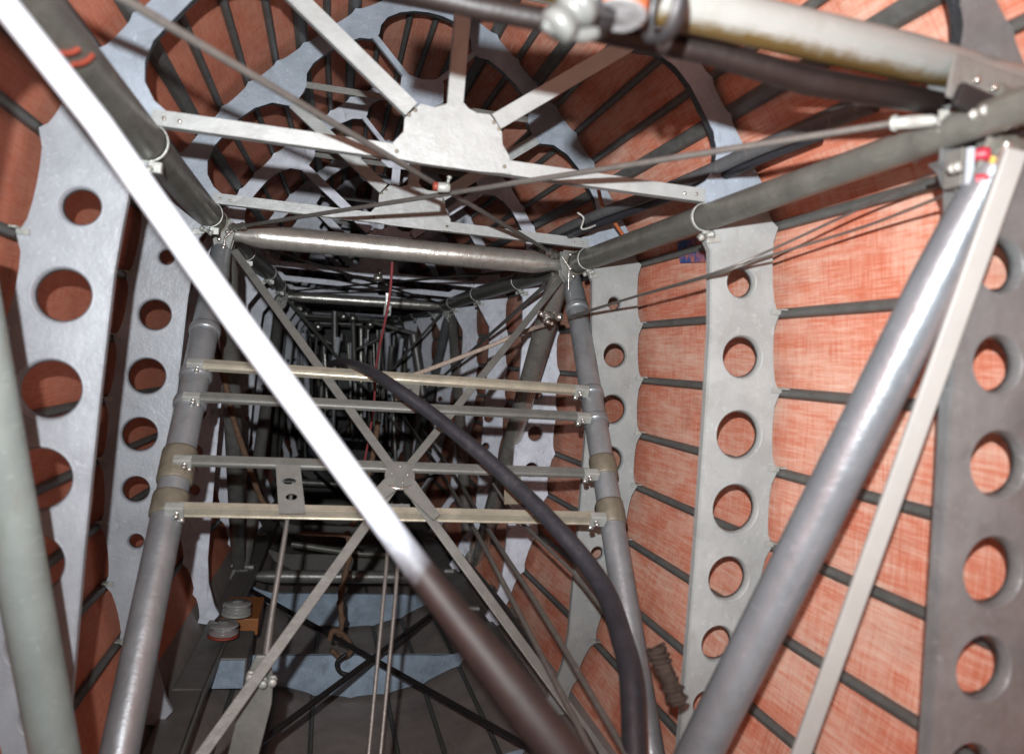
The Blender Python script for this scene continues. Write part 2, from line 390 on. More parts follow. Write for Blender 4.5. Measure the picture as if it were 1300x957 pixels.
def side_panel(root, Y, s, holes, mat, hole_u=0, clampbolt=True):
    R0 = .0186 if s < 0 else min(.0186, .0112+max(0, Y-.4)*.0095 if Y < .8 else .0150+(Y-.8)*.006)
    k_ = S(Y); nu = .030 if Y > 1.9 else 0
    outer = scallop([TOP[-1]] + SIDE + [(.330,-.49),(.316,-.545)])
    inner = [(.292,-.548),(.277,-.530),(.288,-.512),(.303,-.47),(.309+nu,-.42),(.310+nu,-.334),(.3115+nu,-.20),(.311+nu,-.06),(.309+nu,.06),(.306+nu,.10),(.302,.148),(.295,.160),(.288,.164),(.288,.205),(.300,.226),(.33,.232)]
    poly = [(s*(u), z) for u, z in outer + inner]
    hl = [circle(s*(u), z, r) for u, z, r in holes]
    mb = MB(); T = .0014
    tf = lambda u, z, y: V((XC+u*k_, y, z))
    mb.prism(poly, Y, Y+T, hl, tf)
    # bent flange along the inner edge
    fl = [V((XC+s*k_*u, Y+T, z)) for u, z in inner[1:13]]
    mb.strip(fl, (0, .009, 0), .0012*s)
    web = mb.build('side_panel', mat, root)
    for u, z, r in holes:
        m2 = MB()
        m2.lathe((XC+s*k_*u, Y, z), (0,1,0), [(-.0002, r+.0016), (-.0006, r+.0008), (-.0002, r), (.0012, r-.0010), (.0045, r-.0022), (.0105, r-.0028), (.0105, r-.0018), (.0045, r-.0012), (.0018, r+.0002), (.0018, r+.001)], 32)
        m2.build('hole_flange', mat, web)
    if .7 < Y < 1.3:
        for u, z in SIDE[1:]:
            k = MB(); k.box((XC+s*k_*(u-.006), Y-.0035, z+.0035), (.0055,0,0), (0,.0012,0), (s*.0006,0,.0028)); k.box((XC+s*k_*(u-.001), Y-.009, z+.006), (.0035,0,0), (0,.006,0), (0,0,.0008)); k.build('stringer_cleat', 'clip', web)
    # saddle clamp on the longeron
    if Y < .5: return web
    c = MB(); lc = V((XC+s*k_*.290, Y, .184))
    c.lathe(lc+V((0,-.003,0)), (0,1,0), [(0,R0),(0,R0+.0013),(.005,R0+.0013),(.005,R0)], 28); lc = lc+V((0,0,.0186-R0))
    c.box(lc+V(((.010 if s < 0 else s*.004),-.002,-.024)), (.006,0,0), (0,.004,0), (0,0,.005))
    c.box(lc+V((s*.012,-.003,-.027)), (.008,0,.002), (0,.0012,0), (-.001,0,.004))
    k = c.build('saddle_clamp', 'clip', root, bevel=.0006)
    b = MB(); b.lathe(lc+V((-s*.001,-.009,-.026)), (s*.9,.1,.35), [(-.008,.0028),(-.008,.004),(-.004,.004),(-.004,.0028),(.006,.0028),(.006,.0042),(.010,.0042),(.010,.001)], 8)
    b.build('clamp_bolt', 'clip', k)
    return web
def fuselage_frame(Y, holesL, holesR, matL, matR, mata, label, rivets=True, far=False, up=True):
    root = thing('fuselage_frame', (XC, Y, -.55), label, 'frame', 'formed frames ringing the fuselage')
    side_panel(root, Y, 1, holesR, matR); side_panel(root, Y, -1, holesL, matL)
    k_ = S(Y); tf = lambda u, z, y: V((XC+u*k_, y, z)); T = .0014; bm_ = 'beam' if Y < 1.4 else mata
    # arched top
    half = scallop([(0,.557)] + TOP, .0022)
    outer = [(-u, z) for u, z in reversed(half)] + half[1:]
    inn = [(u, z) for u, z in ARCH_IN]
    endp = [(.30,.200)]
    poly = outer + endp + inn + [(-u, z) for u, z in reversed(inn[:-1])] + [(-.30,.200)]
    a = MB(); a.prism(poly, Y-.0016, Y-.0002, (), tf); arch = a.build('arch', mata, root)
    for s in (1, -1):
        e = MB()
        for seg in (inn[1:12], inn[12:21], inn[21:]):
            e.strip([V((XC+s*u, Y-.0035, z)) for u, z in smooth_poly([(p[0], p[1], 0) for p in seg], 3) for u, z in [(u, z)]] if False else [V((XC+s*k_*q.x, Y-.0014, q.y)) for q in smooth_poly([(p[0], p[1], 0) for p in seg], 3)], (0,.011,0), .0009)
        e.build('opening_edging', 'trim', arch)
    if Y < .5: return root
    # chord beam, centre gusset, spokes
    b = MB()
    b.bar((XC-.287*k_, Y-.004, .2075), (XC+.287*k_, Y-.004, .2075), .0150, .0022, (0,1,0))
    b.strip([V((XC-.287*k_, Y-.005, .2000)), V((XC+.287*k_, Y-.005, .2000))], (0,.012,0), .0012)
    b.build('chord_beam', bm_, root)
    g = MB()
    gp = [(-.062,.2005),(-.060,.216),(-.051,.228),(-.051,.242),(-.044,.250),(-.036,.259),(-.022,.2575),(-.011,.262),(-.006,.267),(.007,.2675),(.013,.262),(.022,.2585),(.036,.259),(.044,.251),(.050,.243),(.052,.230),(.060,.219),(.064,.2005),(.03,.1985),(-.03,.1985)]
    g.prism(gp, Y-.0075, Y-.0058, (), tf); gus = g.build('gusset_plate', bm_, root)
    def spoke(p, q, w, m='beam'):
        k = MB(); p3, q3 = V((XC+p[0]*k_, Y-.0040, p[1])), V((XC+q[0]*k_, Y-.0040, q[1]))
        k.bar(p3, q3, w, .0018, (0,1,0))
        d = (q3-p3).normalized(); x = d.cross(V((0,1,0)))*(w/2)
        k.strip([p3+x, q3+x], (0,.009,0), .001); return k.build('spoke', m, root)
    for s in (1, -1):
        spoke((s*.0445,.2535), (s*.187,.363), .0165, bm_)
        spoke((s*.022,.427), (s*.080,.485), .0075, mata)
    spoke((0,.262), (0,.400), .0155, bm_)
    ug = MB()
    ug.prism([(-.034,.3975),(-.033,.425),(-.028,.4335),(-.018,.4300),(0,.4275),(.018,.4300),(.028,.4335),(.033,.425),(.034,.3975),(.018,.386),(-.018,.386)], Y-.0075, Y-.0058, (), tf)
    ug.build('upper_gusset', mata, root)
    uc = MB(); uc.bar((XC-.171*k_, Y-.004, .392), (XC+.171*k_, Y-.004, .392), .0095, .0018, (0,1,0)); uc.build('upper_chord', 'strap', root)
    if rivets:
        for s in (1, -1):
            for (u, z) in ((.276,.2075),(.262,.2065),(.298,.172),(.306,.176),(.056,.207),(.047,.2455),(.041,.2515)):
                r = MB(); r.lathe((XC+s*u*k_, (Y-.0078 if u < .2 else Y-.0052) if u < .29 else Y-.001, z), (0,-1,0), [(0,.0022),(.0008,.0020),(.0013,.0008),(.0014,1e-5)], 10); r.build('rivet', 'bolt' if .2 < u < .29 else 'band', root)
    # bottom web
    bo = scallop([(.283,-.572),(.225,-.632),(.150,-.668),(.075,-.688),(0,-.694)], .0014)
    pb = [(-u, z) for u, z in reversed(bo)][:-1] if False else None
    full = bo + [(-u, z) for u, z in reversed(bo[:-1])]
    pb = full + [(-.245,-.598),(-.21,-.607),(-.15,-.610),(.15,-.610),(.21,-.607),(.245,-.598)]
    w = MB(); w.prism(pb, Y, Y+T, (), tf); w.strip([V((XC-.2*k_, Y, -.610)), V((XC+.2*k_, Y, -.610))], (0,.011,0), .001)
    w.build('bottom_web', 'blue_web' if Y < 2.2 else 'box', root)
    return root
def H(rs, zs=HZ, us=HU, du=0): return [(u+du, z, r) for z, u, r in zip(zs, us, rs) if r > 0]
f0R = [(.343,.098,.020),(.346,.029,.021),(.352,-.040,.024),(.353,-.114,.025),(.350,-.180,.023),(.344,-.25,.02)]
fuselage_frame(.45, f0R, f0R, 'web_left', 'web_near', 'web_near', 'nearest frame, grey toned darker for the slanting flash, with large flanged holes, cut off by the right edge', rivets=False)
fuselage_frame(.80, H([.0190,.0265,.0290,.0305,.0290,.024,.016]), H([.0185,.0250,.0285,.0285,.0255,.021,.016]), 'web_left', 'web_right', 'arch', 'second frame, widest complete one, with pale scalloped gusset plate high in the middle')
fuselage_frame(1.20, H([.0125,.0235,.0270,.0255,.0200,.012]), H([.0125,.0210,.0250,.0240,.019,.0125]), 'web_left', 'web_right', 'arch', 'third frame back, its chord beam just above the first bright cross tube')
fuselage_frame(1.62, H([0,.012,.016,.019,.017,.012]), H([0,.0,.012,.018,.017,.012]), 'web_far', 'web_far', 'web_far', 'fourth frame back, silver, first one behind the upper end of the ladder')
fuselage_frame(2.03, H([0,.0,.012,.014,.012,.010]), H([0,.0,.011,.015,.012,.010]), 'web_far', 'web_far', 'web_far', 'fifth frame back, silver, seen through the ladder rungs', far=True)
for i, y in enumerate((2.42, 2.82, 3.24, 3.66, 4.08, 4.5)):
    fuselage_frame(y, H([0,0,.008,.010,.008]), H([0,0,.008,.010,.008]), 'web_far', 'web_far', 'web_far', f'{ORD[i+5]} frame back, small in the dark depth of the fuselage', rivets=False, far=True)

# ------------------------------------------------------------------ longerons
for s, nm in ((-1, 'left'), (1, 'right')):
    root = thing('longeron', (XC+s*.29, -.1, .184), f'upper {nm} dark grey-green longeron tube running to the far end', 'longeron', 'upper longeron tubes')
    ps = [(XC+s*.292*S(y), y, .184) for y in (-.3, .4, .8, 1.3, 1.62, 2.03, 2.6, 3.24, 3.9, 4.7)]
    MB().tube(ps, .0186 if s < 0 else [.0112,.0112,.0150,.0180]+[.0186]*6, 28).build('tube', 'longeron', root)
    if s < 0:
        # two red paint strokes
        for (a, b) in (((75, 78), (88, 56)), ((92, 83), (103, 66))):
            pa, pb = P(a[0], a[1], .60), P(b[0], b[1], .60)
            def onto(q):
                c = V((XC-.292, q.y, .184)); d = q-c; d.y = 0; return c + d.normalized()*.0189
            A = PX(a[0], a[1], XC-.280); B = PX(b[0], b[1], XC-.280)
            q = [onto(A.lerp(B, t)) for t in (0, .25, .5, .75, 1)]
            MB().tube(q, .0021, 8).build('red_paint_stroke', 'redmark', root)
    for y in (1.3, 2.6):
        MB().lathe((XC+s*.291*S(y), y-.045, .184), (0,1,0), [(0,.0187),(0,.0199),(.09,.0199),(.09,.0187)], 28).build('joint_sleeve', 'band' if y < 2 else 'fartube', root)
    # lower longeron: boxed channel
    root = thing('longeron', (XC+s*.272, .2, -.552), f'lower {nm} longeron, dull grey box section along the floor', 'longeron', 'lower longerons')
    b = MB(); [b.bar((XC+s*.272*S(a), a, -.556), (XC+s*.272*S(c), c, -.556), .046, .034, (0,0,1)) for a, c in ((.2,1.3),(1.3,2.03),(2.03,3.24),(3.24,4.7))]; b.build('box_section', 'box', root, bevel=.003)
    b = MB(); [b.bar((XC+s*.2445*S(a), a, -.541), (XC+s*.2445*S(c), c, -.541), .004, .010, (0,0,1)) for a, c in ((.2,1.3),(1.3,2.03),(2.03,3.24),(3.24,4.7))]; b.build('edge_strip', 'strap', root)
    for y in (1.7, 2.0, 2.35):
        c = MB(); c.box((XC+s*.268*S(y), y, -.537), (.012,0,0), (0,.006,0), (0,0,.0035)); c.build('strap_clip', 'clip', root, bevel=.001)

# ------------------------------------------------------------------ helper builders for tubes with detail
def flat_tube(p0, p1, r, taper=.05, e=.55):
    p0, p1 = V(p0), V(p1); d = (p1-p0); L = d.length; d.normalize()
    ts = [0, taper*.35, taper*.7, taper, .5*L, L-taper, L-taper*.7, L-taper*.35, L]
    rr = [r*e, r*e*1.05, r*.9, r, r, r, r*.9, r*e*1.05, r*e]
    return MB().tube([p0+d*t for t in ts], rr, 24)
def bolt(p, d, r=.004, L=.01, parent=None, mat='bolt', name='bolt'):
    return MB().lathe(V(p), d, [(-L/2, 1e-5),(-L/2, r*.9),(-L/2+r*.5, r),(-L/2+r*.9, r),(-L/2+r*.9, r*.6),(L/2-r*.9, r*.6),(L/2-r*.9, r),(L/2, r),(L/2, 1e-5)], 6 if r > .002 else 8).build(name, mat, parent)

# cross tubes
n1L, n1R = P(292, 297, 1.285), P(712, 336, 1.285)
def cross_tube(a, b, r, mat, label, fork=True):
    root = thing('cross_tube', a, label, 'cross tube', 'cross tubes between the longerons')
    flat_tube(a, b, r, .05 if r > .012 else .02, .6).build('tube', mat, root)
    if fork:
        d = (b-a).normalized()
        for p, q in ((a, -1), (b, 1)):
            m = MB(); m.bar(p-d*q*.012, p+d*q*.018, .013, .004, (0,1,0)); m.build('fork_end', 'bolt', root, bevel=.001)
            bolt(p+d*q*.012+V((0,-.003,0)), (0,1,0), .004, .012, root)
    return root
cross_tube(n1L, n1R, .0188, 'tube', 'bright polished cross tube along the top of the ladder bay')
cross_tube(P(363,376,2.58), P(564,389,2.58), .0165, 'tube', 'second cross tube back, with a small hanging twin-hole clip')
cross_tube(P(316,731,2.0), P(585,733,2.0), .0155, 'fartube', 'dark cross tube low down above the blue bottom webs')
cross_tube(P(382,403,3.9), P(512,410,3.9), .012, 'tube', 'small far cross tube in the dark depth', fork=False)
cross_tube(V((XC-.27, 3.3, -.54)), V((XC+.27, 3.3, -.54)), .015, 'fartube', 'far dark cross tube on the floor beyond the ladder', fork=False)
# twin-hole clip hanging under tube 2
root = thing('pipe_clip', P(492,385,2.56), 'tiny brass twin-hole clip hanging below the second cross tube', 'clip')
MB().bar(P(492,372,2.555), P(492,392,2.555), .010, .004).build('hanger', 'bolt', root)
tfp = lambda o: (lambda u, z, y: V((o.x+u, y, o.z+z)))
o_ = P(492,392,2.55)
MB().prism([(-.011,.012),(.011,.012),(.011,-.022),(-.011,-.022)], o_.y-.003, o_.y+.003, [circle(.002,.004,.005,12), circle(.002,-.012,.005,12)], tfp(o_)).build('clip_plate', 'clip', root)

# big near top tube
A, B = P(470,-82,.40), P(1290,104,.45)
root = thing('cross_tube', A, 'thick pale out-of-focus tube crossing the top right corner, nearest of all', 'cross tube')
d = (B-A).normalized(); L = (B-A).length
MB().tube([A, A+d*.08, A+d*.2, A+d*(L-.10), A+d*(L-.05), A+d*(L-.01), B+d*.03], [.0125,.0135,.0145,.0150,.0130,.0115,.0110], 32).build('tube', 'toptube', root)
c0 = P(1262,118,.432)
m = MB(); m.bar(P(1205,95,.427), P(1300,128,.428), .030, .003, (0,1,0)); m.build('end_plate', 'strap', root, bevel=.002)
for (a, b) in ((1240,102),(1262,112),(1252,126),(1284,120)): bolt(P(a,b,.424), (0,1,0), .0023, .004, root, 'bolt', 'rivet')
tag(MB().tube([P(480,-22,.44), P(600,8,.44), P(900,66,.445), P(1025,103,.45), P(1185,130,.455), P(1240,138,.46)], [.0062,.0066,.0080,.0092,.0085,.006], 20).build('added_underside_tube', 'underside_brown'), 'added dark brown tube standing for the dark underside of the thick top tube', 'tube')  # added tube, gives the top tube its dark underside
# fittings on that tube
root = thing('drum_fitting', P(790,5,.36), 'round orange-sided drum with pale worn face clamped on the thick top tube', 'fitting')
c = P(790,12,.365); vc_ = (-c).normalized(); pd_ = (V((0,0,-1))-vc_*vc_.dot(V((0,0,-1)))).normalized(); c = P(787,20,.365); dn = vc_*math.cos(math.radians(52))+pd_*math.sin(math.radians(52))
MB().lathe(c, dn, [(-.026,.0140),(-.003,.0140),(.0,.0134)], 36).build('drum', 'drum_orange', root)
MB().lathe(c, dn, [(-.0002,.0134),(.0012,.0118),(.0006,.0100),(.0012,.006),(.0016,1e-5)], 36).build('worn_face', 'drum_face', root)
MB().lathe(P(842,10,.375), d, [(-.004,.0160),(-.004,.0182),(.004,.0182),(.004,.0160)], 32).build('clamp_ring', 'black', root)
MB().lathe(P(744,2,.375), d, [(-.010,.0160),(-.010,.0180),(.010,.0180),(.010,.0160)], 32).build('clamp_band', 'black', root)
root = thing('pivot_fitting', P(716,25,.36), 'silver knuckle bolt hanging under the thick top tube beside the orange drum', 'fitting')
q0, q1 = P(738,2,.352), P(704,38,.352)
MB().lathe(q0, q1-q0, [(0,1e-5),(0,.0105),(.004,.0110),(.0075,.0095),(.0075,.0080),(.013,.0080),(.013,.0090),(.0185,.0090),(.0205,.0075),(.0205,1e-5)], 28).build('knuckle', 'near_clip', root)
MB().tube([P(690,30,.355), P(712,40,.355), P(740,44,.36), P(756,42,.362)], [.003,.0035,.0045,.003], 14).build('lug', 'near_clip', root)
MB().bar(P(742,10,.362), P(776,14,.365), .010, .007).build('link', 'black', root)

# ------------------------------------------------------------------ near tubes and straps
def big_tube(name, pts, r, mat, label, cat='tube', seg=28):
    root = MB().tube(pts, r, seg).build(name, mat); return tag(root, label, cat)
root = thing('diagonal_strut', P(-60,-78,.42), 'glaring white out-of-focus diagonal strut from the top left corner, shadow painted on its lower end', 'strut')
MB().tube([P(-60,-78,.42), P(125,157,.455), P(300,405,.485), P(480,652,.50), P(506,688,.499)], [.0062,.0070,.0077,.0082,.0083], 28).build('tube', 'white', root)
MB().tube([P(480,652,.4995), P(505,686,.497), P(530,720,.49), P(570,772,.48), P(655,880,.45), P(790,1055,.43)], [.0084,.0086,.0091,.0100,.0122,.014], 28).build('painted_shadow_end', 'shadowfade', root)  # lower end of the strut, its shadow painted dark brown
root = thing('truss_strut', P(1222,300,.43), 'wide blurred silver strut slanting down from the upper right joint', 'strut')
a, b = P(1262,212,.425), P(835,1060,.62)
dd = (b-a)
MB().tube([a, a.lerp(b,.06), a.lerp(b,.14), a.lerp(b,.5), b], [.0115,.0150,.0168,.0172,.0178], 30).build('tube', 'neartube', root)
m = MB(); m.bar(P(1275,178,.42), P(1248,248,.43), .026, .004); m.build('end_socket', 'longeron', root, bevel=.002)
tag(MB().bar(P(1290,190,.40), P(985,1045,.53), .0135, .005, (.3,.9,.2)).build('brace_strap', 'cream', None, bevel=.0012), 'narrow cream flat strap beside the wide blurred silver strut at right', 'strap')
a, b = P(-50,310,.60), P(95,1090,.74)
big_tube('truss_strut', [a, a.lerp(b,.5), b], .0180, 'greentube', 'thick pale green blurred strut in the lower left corner', 'strut')

# ------------------------------------------------------------------ ladder bay: side struts, rungs, straps
def strut(a, b, r, mat, label, sleeves=(), sock=True):
    root = thing('truss_strut', a, label, 'strut', 'slanting struts of the side trusses')
    a, b = V(a), V(b); flat_tube(a, b, r, .05, .8).build('tube', mat, root)
    d = b-a
    for t, ln in sleeves:
        p = a+d*t; MB().lathe(p, d, [(-ln/2,r*1.0),(-ln/2,r*1.10),(-ln/2+.003,r*1.14),(ln/2-.003,r*1.14),(ln/2,r*1.10),(ln/2,r*1.0)], 28).build('clamp_band', 'band' if ln > .02 else 'sidetube', root)
    return root
LA, LB = PL(281,318), PL(125,1085)
RA, RB = PL(725,345), PL(842,1060)
def tval(a, b, py):
    import builtins
    best = min(range(0, 1001), key=lambda k: abs(proj(a.lerp(b, k/1000))[1]-py)); return best/1000
def proj(p):
    c = ROT.transposed() @ V(p); return (CX-FL*c.x/c.z, CY+FL*c.y/c.z)
strut(LA, LB, .0188, 'sidetube', 'silver strut holding the left ends of the four ladder rungs', [(tval(LA,LB,y), l) for y, l in ((420,.012),(477,.012),(512,.012),(592,.045),(642,.03))])
strut(RA, RB, .0172, 'sidetube', 'silver strut holding the right ends of the four ladder rungs', [(tval(RA,RB,y), l) for y, l in ((392,.012),(500,.012),(534,.012),(594,.03),(652,.035))])
strut(P(287,312,1.32), P(303,722,1.99), .0165, 'fartube', 'dark strut just behind the left ladder strut, down to the low cross tube')
strut(P(711,348,1.33), P(604,722,1.99), .0200, 'tube', 'stout silver strut slanting from the right node down to the low cross tube')
strut(P(355,392,2.58), P(309,722,2.02), .0165, 'fartube', 'dark strut on the left from second node down to the low cross tube')
strut(P(574,398,2.58), P(597,722,2.02), .0165, 'tube', 'dull strut on the right from second node down to the low cross tube')
strut(P(352,392,2.62), V((-.165,3.28,-.54)), .0150, 'fartube', 'dark strut on the left leaning away beyond the second node')
strut(P(570,398,2.62), V((.385,3.28,-.54)), .0165, 'sidetube', 'blue-grey strut on the right leaning away beyond the second node')
strut(V((-.16,3.88,.16)), V((-.165,3.32,-.54)), .0150, 'fartube', 'far dark strut on the left near the dark end')
strut(V((.365,3.88,.16)), V((.385,3.32,-.54)), .0150, 'fartube', 'far dark strut on the right near the dark end')

def rung(y0, y1, x0, x1, w, label, lip=False, mat='rung'):
    a, b = PL(x0, y0, -.022), PL(x1, y1, -.022)
    root = thing('ladder_rung', a, label, 'rung', 'channel rungs across the ladder bay')
    up = V((0,-.6,.8))
    m = MB(); m.bar(a, b, .0018, w, up)                              # face
    n = V((0,-.8,-.6))
    dd = (b-a).normalized(); upn = (up-dd*up.dot(dd)).normalized(); fw = dd.cross(upn).normalized()
    if fw.y > 0: fw = -fw
    for s in (1, -1):
        m.box((a+b)/2+upn*s*(w/2-.0008)-fw*.004, (b-a)/2, upn*.0008, fw*.0045)
    if lip: m.tube([a-upn*(w/2-.001)+fw*.001, b-upn*(w/2-.001)+fw*.001], .0016, 10)
    else: m.tube([a+fw*.0002, b+fw*.0002], w*.30, 12)
    m.build('channel', mat, root, bevel=.0004)
    for p, s in ((a, -1), (b, 1)):
        c = MB(); c.box(p+dd*s*.004-fw*.001, dd*.011, upn*w*.62, fw*.0055); e = c.build('end_clamp', 'clip', root, bevel=.0015)
        bolt(p+dd*s*.001+fw*.006, fw, .0035, .009, e)
        bolt(p-dd*s*.004-upn*w*.75, fw, .0042, .013, e)
    return root
rung(465, 497, 252, 735, .0135, 'topmost ladder rung, brightest brassy channel, below the hose end')
rung(506, 531, 247, 738, .0110, 'second ladder rung from the top, dull thin channel', mat='strap')
rung(587, 603, 236, 747, .0115, 'third ladder rung from the top, carrying the two-slot bracket', mat='strap')
rung(649, 660, 226, 755, .0150, 'lowest ladder rung with shiny bottom lip', lip=True)
def brkt(pts, holes, off_, label, mat='strap', ref=None):
    q = [PL(x, y, off_) for x, y in pts]
    o = q[0]; ex = (q[1]-q[0]).normalized(); nn = ex.cross(V((0,.598,.80))).normalized()
    ez = nn.cross(ex)
    if ez.z < 0: ez = -ez
    poly = [((p-o).dot(ex), (p-o).dot(ez)) for p in q]; hh = []
    for hx, hy, rx, rz in holes:
        h = PL(hx, hy, off_)-o; hh.append([(h.dot(ex)+rx*math.cos(2*PI*k/16), h.dot(ez)+rz*math.sin(2*PI*k/16)) for k in range(16)])
    tf = lambda u, z, y: o+ex*u+ez*z+nn*y
    return tag(MB().prism(poly, -.001, .001, hh, tf).build('bracket_plate', mat), label, 'bracket', 'bracket plates on the ladder rungs')
brkt([(350,590),(381,590),(388,652),(354,652)], [(367,611,.0085,.0045),(370,631,.0070,.0045)], -.030, 'left bracket plate with two slots between the lowest rungs')
brkt([(490,640),(520,640),(522,662),(490,662)], [], -.014, 'small plate behind the strap hub on the lowest rung', 'strap')
brkt([(497,486),(533,488),(531,510),(502,508)], [(521,498,.003,.006)], -.014, 'bracket plate hanging between the two upper rungs beside the hose')
brkt([(640,592),(660,593),(664,640),(640,640)], [(629+20,617,.004,.004)], -.008, 'short bracket plate below the third rung, right of centre', 'band')

# X straps with hub
hub = PL(507,606,-.030)
def strp(p0, p1, w, label):
    return tag(MB().bar(p0, p1, w, .0032, (0,-.8,.6)).build('brace_strap', 'strap', None, bevel=.0006), label, 'strap', 'flat X-brace straps of the ladder bay')
strp(PL(297,318,.0), PL(501,598,-.030), .0118, 'flat brace strap from the left end of the bright cross tube to the hub')
strp(PL(714,352,.012), PL(513,599,-.028), .0105, 'flat brace strap from the right node down to the hub')
strp(PL(503,613,-.033), PL(250,966,-.035), .0120, 'flat brace strap from the hub down to the lower left fork fitting')
strp(PL(513,613,-.033), PL(800,1005,-.008), .0120, 'flat brace strap from the hub down to the lower right')
root = thing('strap_hub', hub, 'round riveted hub plate with forked legs where the brace straps cross', 'hub')
fwd = V((0,-.8,-.6)).normalized(); nh = V((0,-.80,.60))
ex = V((1,0,-.03)).normalized(); ez = V((0,.598,.80)); nn = ex.cross(ez)
ez = nn.cross(ex)*-1
if ez.z < 0: ez = -ez
if nn.y > 0: nn = -nn
tfh = lambda u, z, y: hub+ex*u+ez*z+nn*y
MB().prism(circle(0, 0, .0195, 28), .002, .0050, (), tfh).build('disc', 'strap', root, bevel=.0006)
for s in (1, -1):
    MB().prism([(s*.004,-.004),(s*.0185,-.006),(s*.052,-.052),(s*.044,-.060),(s*.006,-.024)] if s > 0 else [(s*.006,-.024),(s*.044,-.060),(s*.052,-.052),(s*.0185,-.006),(s*.004,-.004)], .0052, .0085, (), tfh).build('fork_leg', 'strap', root)
m = MB().tube([tfh(-.014,-.017,.008), tfh(-.006,-.021,.010), tfh(.004,-.021,.010), tfh(.015,-.014,.008)], [.0012,.0022,.0022,.0012], 10).build('worn_edge', 'bolt', root)
for u, z in ((0,.013),(.010,.002),(-.010,.003),(.004,-.010),(-.006,-.008)):
    MB().lathe(tfh(u, z, .005), nn, [(0,.0016),(.001,.0012),(.0013,1e-5)], 8).build('rivet', 'bolt', root)

# ------------------------------------------------------------------ brace rods and turnbuckles (top bays)
def rod(a, b, r, mat, label, ends=(1, 1), name='brace_rod', seg=10):
    a, b = V(a), V(b); root = thing(name, a, label, 'brace rod'); d = (b-a).normalized(); L = (b-a).length
    MB().tube([a, b], r, seg).build('rod', mat, root)
    for k, (p, q) in enumerate(((a, d), (b, -d))):
        if ends[k]:
            MB().lathe(p, q, [(0,r),(.004,r*1.9),(.012,r*2.3),(.016,r*2.5),(.018,r*2.0),(.040,r*1.7),(.044,r*2.2),(.048,r*1.8),(.055,r)], 14).build('turnbuckle', 'bolt', root)
            MB().bar(p-q*.012, p+q*.006, r*4.2, .0035, (0,1,0)).build('fork_end', 'bolt', root, bevel=.0006)
    return root
TL0, TR0 = V((-.185,.40,.192)), V((.385,.42,.196))
rod(TL0, P(707,325,1.27), .0030, 'wire', 'brace rod from the top left corner to the right end of the bright cross tube', (0, 1))
rod(P(290,290,1.27), P(1138,156,.475), .0028, 'wire', 'dull brace rod rising from the left node to the upper right turnbuckle', (1, 0))
root = thing('crossing_clip', P(563,238,.84), 'small clip with red tape where the two upper brace rods cross', 'clip')
o_ = P(563,238,.838)
MB().lathe(o_, (1,0,.1), [(-.007,.0035),(-.006,.0055),(.006,.0055),(.007,.0035)], 14).build('clip_body', 'clip', root)
MB().lathe(o_+V((-.0085,0,0)), (1,0,.1), [(-.0028,.0032),(-.0028,.0048),(.0028,.0048),(.0028,.0032)], 14).build('red_tape', 'redmark', root)
bolt(o_+V((.004,-.004,.006)), (.2,0,1), .0028, .012, root, 'clip')
# turnbuckle upper right
root = thing('turnbuckle', P(1140,156,.47), 'bright turnbuckle fork against the upper right longeron', 'turnbuckle')
a, b = P(1133,157,.472), P(1200,152,.44)
MB().lathe(a, b-a, [(0,.002),(0,.0055),(.003,.0058),(.003,.0042),(.016,.0046),(.027,.0040),(.030,.0030)], 18).build('barrel', 'clip', root)
for zz in (.004, -.004):
    m = MB(); m.prism([(0,-.004),(.014,-.006),(.026,-.007),(.036,-.003),(.036,.002),(.02,.003),(0,.003)], -.001, .001, (), lambda u, z, y, zz=zz: P(1192,153,.445)+V((u*.9, -u*.25+y, z+zz))).build('fork_tine', 'clip', root)
# next bay
rod(P(297,303,1.33), P(562,386,2.55), .0028, 'darkwire', 'dark brace rod in the second top bay from left node to far right node', (1, 1))
rod(P(366,370,2.55), P(704,340,1.33), .0028, 'darkwire', 'dark brace rod in the second top bay from far left node to right node', (1, 1))
root = thing('crossing_clip', P(480,353,1.8), 'tiny dark clip where the second pair of brace rods cross', 'clip')
MB().lathe(P(480,353,1.78), (1,0,.1), [(-.010,.004),(-.009,.008),(.009,.008),(.010,.004)], 12).build('clip_body', 'bolt', root)
bolt(P(482,347,1.78), (0,0,1), .004, .02, root)
# rods low in the floor bay
rod(P(303,740,1.98), P(728,980,.98), .0050, 'black', 'dark floor brace rod from the lower left node to bottom centre', (1, 0))
rod(P(598,742,1.98), P(282,978,1.02), .0050, 'black', 'dark floor brace rod from the lower right node to bottom centre', (1, 0))
rod(P(308,722,2.02), P(352,640,3.2), .0060, 'black', 'dark floor brace rod beyond the low cross tube on the left', (1, 0))
rod(P(590,722,2.02), P(500,650,3.2), .0060, 'black', 'dark floor brace rod beyond the low cross tube on the right', (1, 0))
rod(P(365,380,2.62), P(520,560,3.25), .0060, 'fartube', 'dark flat brace behind the long left strap', (0, 0))
rod(P(560,398,2.62), P(410,570,3.25), .0045, 'fartube', 'dark brace crossing the far bay from the right second node', (0, 0))
# side X rods right: node1 -> lower node seen beyond right
rod(P(704,352,1.34), P(560,480,2.3), .0040, 'strap', 'thin brace rod slanting left from the right node across far frames', (1, 0))

